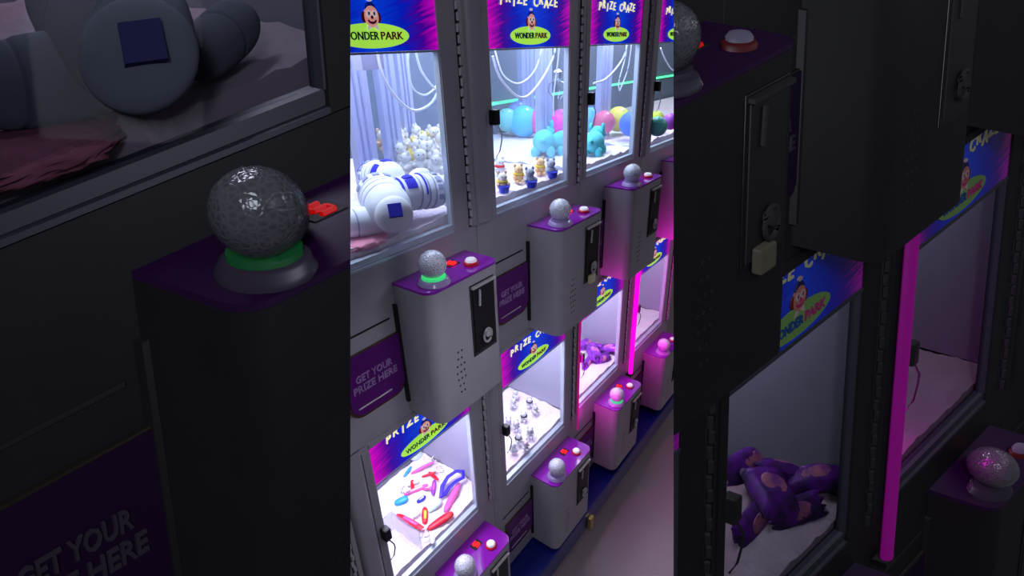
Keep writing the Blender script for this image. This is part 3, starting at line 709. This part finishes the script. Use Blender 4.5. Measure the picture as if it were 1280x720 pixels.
slab((521,628),(532,620),.018,.8,'key_ring',cupblue,'tiny blue and white charm left of centre',extra=snow)
slab((535,640),(552,626),.026,.8,'key_ring',mat('pale mint plastic',(.55,.8,.75),.4),'pale mint charm under the pink bar')
slab((510,607),(524,601),.016,.7,'key_ring',snow,'white stick charm crossing the pink key ring at the back')
slab((527,596),(545,590),.012,.7,'key_ring',red,'thin red rod at the back of the heap',ring=(549,588))
slab((505,596),(514,583),.014,.7,'key_ring',cyan,'pale blue stick at the far back left')
slab((528,612),(540,609),.014,.7,'key_ring',pinkm,'short pink charm near the violet one',extra=snow)
slab((516,648),(526,639),.013,.7,'key_ring',snow,'small white charm between the red tags')
slab((540,668),(541,680),.020,.6,'key_ring',snow,'pale charm hanging below the red tags at the very front')
loop = [ray(x,y,z=zb+.04+.05*s_) for x,y,s_ in ((551,622,0),(553,607,.3),(560,596,.8),(570,589,1),(579,589,.9),(579,597,.5),(571,601,.4),(562,609,.2),(556,618,0))]
tag(MB().tube(loop, .014, 8, closed=True, flat=.5).build('loop_strap', bluem, smooth='all'), 'royal blue looped strap standing above the pink bar', 'strap')
for px, py, lab in ((521,570,'pale round charm at the back left of the trinket bed'),(556,570,'pale round charm at the back right')):
    tag(MB().ell(ray(px,py,z=zb+.02),(.05,.035,.02)).build('round_charm', mat('pale grey plastic',(.5,.6,.65),.5), smooth='all'), lab, 'charm')
# acrylic chute in the lower machine
acr = glassmat('acrylic', (.85,.86,.95), .06, haze=.25)
q = MB(); q.box(.55,.80,.30,.306,-2.66,-2.50); q.box(.80,.806,.06,.306,-2.66,-2.50); tag(q.build('chute_guard', acr), 'clear acrylic chute guard at the front left of the key ring bed', 'chute guard')

# small white toys, lower second machine
for i, (px, py, lab) in enumerate(((644,494,'small white toy highest at the left of the bed'),(662,502,'small white toy with dark cap at the back centre'),(641,503,'small white toy by the left frame'),(655,520,'small white toy with dark ears in the middle of the bed'),(645,531,'small white toy lying below the middle one'),(636,527,'small white toy touching the left frame'),(663,540,'small white toy with grey scarf toward the front right'),(648,548,'small white toy in the front heap'),(656,556,'small pinkish toy at the very front'),(641,560,'small pale toy in the front left corner'),(668,512,'small white toy alone at the right of the bed'))):
    small_plush(ray(px, py+5, z=zb-.005), .050, snow, snow if i != 8 else mat('pale pink plush',(.85,.6,.68),.9), lab+', lower white toy machine', 'small white toys on the lower bed', rz=random.uniform(-2.5,1.5), accents=P0['black'] if i in (1,3,7) else (grey if i in (6,4) else None))

# purple foil packets
def packet(c, ax, L_, W_, lab, F, main_c, acc_c, group, tilt=.3, zoff=0.):
    c = Vector(c)+Vector((0,0,zoff)); M = axes(ax, tilt); n, w = 14, 8; vs = []; fs = []
    for sgn in (1,-1):
        for i in range(n+1):
            for j in range(w+1):
                s = i/n*2-1; t = j/w*2-1
                puff = (max(0,1-s**4)*max(0,1-t**4))**.6*.32*W_*sgn
                puff += .10*W_*noise.noise(Vector((s*3,t*3,c.x*9)))*(1-abs(t))
                zig = .012*(1 if j%2 else -1) if i in (0,n) else 0
                vs.append(c+M@Vector((t*W_/2, puff, s*L_/2+zig)))
    m_ = (n+1)*(w+1)
    for b in (0,1):
        for i in range(n):
            for j in range(w):
                q = b*m_+i*(w+1)+j; f = (q,q+1,q+w+2,q+w+1); fs.append(f if b else f[::-1])
    root = thing('foil_packet', F(c-Vector((0,0,.03))), lab, 'packet', group)
    MB(F).add(vs, fs).build('wrapper', main_c, root, smooth=True)
    MB(F).ell(c+M@Vector((0,.30*W_,0)), (W_*.3,W_*.05,L_*.24), M, 14, 8).build('printed_patch', acc_c, root, smooth='all')
    MB(F).ell(c+M@Vector((0,-.30*W_,0)), (W_*.3,W_*.05,L_*.24), M, 14, 8).build('printed_patch', acc_c, root, smooth='all')
foil = mat('purple foil', (.42,.06,.80), .25, .3, col2=(.10,.03,.20), noise_scale=30, emit=0); foilp = mat('pink foil print', (.85,.25,.45), .3, .2, col2=(.5,.1,.7), noise_scale=60)
dfoil = mat('dull purple foil', (.10,.01,.22), .35, .2, col2=(.025,.012,.05), noise_scale=30); dfoilp = mat('dull pink print', (.28,.09,.14), .4, col2=(.12,.02,.16), noise_scale=60)  # foil colours darkened for the copied packets at right
PK = [((735,432),(1,-.25,.05),.24,.10,'at the back, lying lengthwise',.9,.03),((742,448),(.5,.6,.1),.22,.13,'standing up in the middle of the heap',.2,.06),((761,442),(.3,-.9,.3),.20,.10,'at the right of the heap',.3,.06),
      ((735,455),(1,.1,0),.22,.09,'lying flat at the front left',1.2,.02),((752,452),(.9,-.5,.1),.18,.09,'at the front right of the heap',.9,.03),((747,438),(-.4,.8,.2),.16,.09,'leaning at the back centre',.5,.05)]
for (p, ax, l, w, lab, ti, zo) in PK:
    packet(ray(*p, z=zb), ax, l, w, 'purple foil packet '+lab+', bright lower machine', MAIN, foil, foilp, 'purple foil packets in the lower machine', ti, zo)
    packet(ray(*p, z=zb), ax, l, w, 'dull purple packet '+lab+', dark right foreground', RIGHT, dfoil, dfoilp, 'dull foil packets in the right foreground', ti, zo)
for px, py, lab in ((640+9,470,'left'),(662,462,'right')):
    pass

# ------------------------------------------------------------------ room
def plane(name, vs, m):
    me = bpy.data.meshes.new(name); me.from_pydata(vs, [], [tuple(range(len(vs)))]); me.materials.append(m)
    o = bpy.data.objects.new(name, me); C.objects.link(o); o['kind'] = 'structure'; return o
fm = mat('floor vinyl', (.30,.25,.26), .42, col2=(.38,.30,.34), noise_scale=1.2, spec=.5)
wm = mat('dark wall paint', (.10,.10,.13), .8)
def slabbox(name, x0,x1,y0,y1,z0,z1,m):
    o = MB(); o.F = lambda p: Vector(p); 
    class FF:
        planes = (); near = False; scale = 1
        def __call__(s,p): return Vector(p)
    o.F = FF(); o.box(x0,x1,y0,y1,z0,z1); r = o.build(name, m); r['kind'] = 'structure'; return r
slabbox('floor', -3,7,-3.5,1.6,-.1,0,fm)
slabbox('wall_back', -3,7,1.6,1.7,0,3.0,wm)
slabbox('wall_right', 7,7.1,-3.5,1.7,0,3.0,wm)

# ------------------------------------------------------------------ light
def area(name, loc, size, sy, power, color, rot=(0,0,0)):
    l = bpy.data.lights.new(name,'AREA'); l.shape='RECTANGLE'; l.size=size; l.size_y=sy; l.energy=power; l.color=color
    o = bpy.data.objects.new(name,l); C.objects.link(o); o.location=loc; o.rotation_euler=rot; return o
for k in (0,1,2,3):
    c = OFF[k]+.89
    area('chamber_lamp', W((c,.30,.29)), .75*U, .35*U, 2.5, (.76,.86,1))
    area('chamber_lamp', W((c,.95,.29)), .75*U, .6*U, 2.0, (.70,.82,1))
    area('chamber_lamp', W((c,.30,-1.68)), .75*U, .35*U, [3.6,3.4,2.6,1.2][k], (.90,.86,1))
area('chamber_lamp', W((-.11,.30,-1.68)), .75*U, .35*U, 2.5, (.8,.85,1))
for x in (5.,6.2,7.4): area('display_lamp', W((x,.9,.35)), .8*U, .6*U, 1.4, (.78,.86,1))  # unseen fill added so the far shelf and backdrop are not black
for F, k, t, e in ((LEFT,0,.2,1.5),(RIGHT,1,-1.68,.6),(RIGHT,2,-1.68,2.2),(RIGHT,3,-1.68,1.5)):
    p = F((OFF[k]+.89,.30,t)); area('dim_chamber_lamp', p, .5*U, .2*U, e, (.82,.82,1))  # weak fill added inside the darkened copies
# light given off by the magenta tubes
TB = OFF[2]+1.437
area('tube_lamp', W((TB,-.085,-2.2)), .03, 1.0*U, 1.7, (1,.0,.7), (-math.pi/2,0,.9))
area('tube_lamp', W((OFF[1]+1.43,-.05,-2.25)), .01, 1.1*U, 1.2, (1,.0,.7), (-math.pi/2,0,.9))
area('tube_lamp', RIGHT((TB,-.085,-2.2)), .03, .8*U, .45, (1,.0,.8), (-math.pi/2,0,.3))
area('ceiling_lamp', (1.2,-2.2,2.9), 2.2, .6, 2.5, (.86,.88,1), (.5,0,0))
area('ceiling_lamp', (-1.0,-1.5,2.85), .5, .8, 9, (.80,.84,1), tuple((Vector((.7,-.1,1.2))-Vector((-1.0,-1.5,2.85))).to_track_quat('-Z','Y').to_euler()))
area('ceiling_lamp', (3.6,-1.6,2.9), 1.6, .6, 14, (.97,.92,1), (.3,0,0))  # unseen lamp added to lighten the far floor
w = bpy.data.worlds.new('World'); bpy.context.scene.world = w; w.use_nodes = True
w.node_tree.nodes['Background'].inputs[0].default_value = (.75,.75,.9,1); w.node_tree.nodes['Background'].inputs[1].default_value = .10

# ------------------------------------------------------------------ camera
cd = bpy.data.cameras.new('Camera'); cd.sensor_width = 36; cd.lens = FPX*36/1280; cd.clip_start = .01
co = bpy.data.objects.new('Camera', cd); C.objects.link(co)
R3 = Matrix((RT, UP, -FW)).transposed(); co.matrix_world = Matrix.Translation(W(CAM)) @ R3.to_4x4()
S = bpy.context.scene; S.camera = co
S.view_settings.view_transform = 'Standard'; S.view_settings.look = 'None'; S.view_settings.gamma = 1; S.view_settings.use_curve_mapping = False; S.view_settings.exposure = 0
for o in bpy.data.objects:
    if '_o' in o: del o['_o']
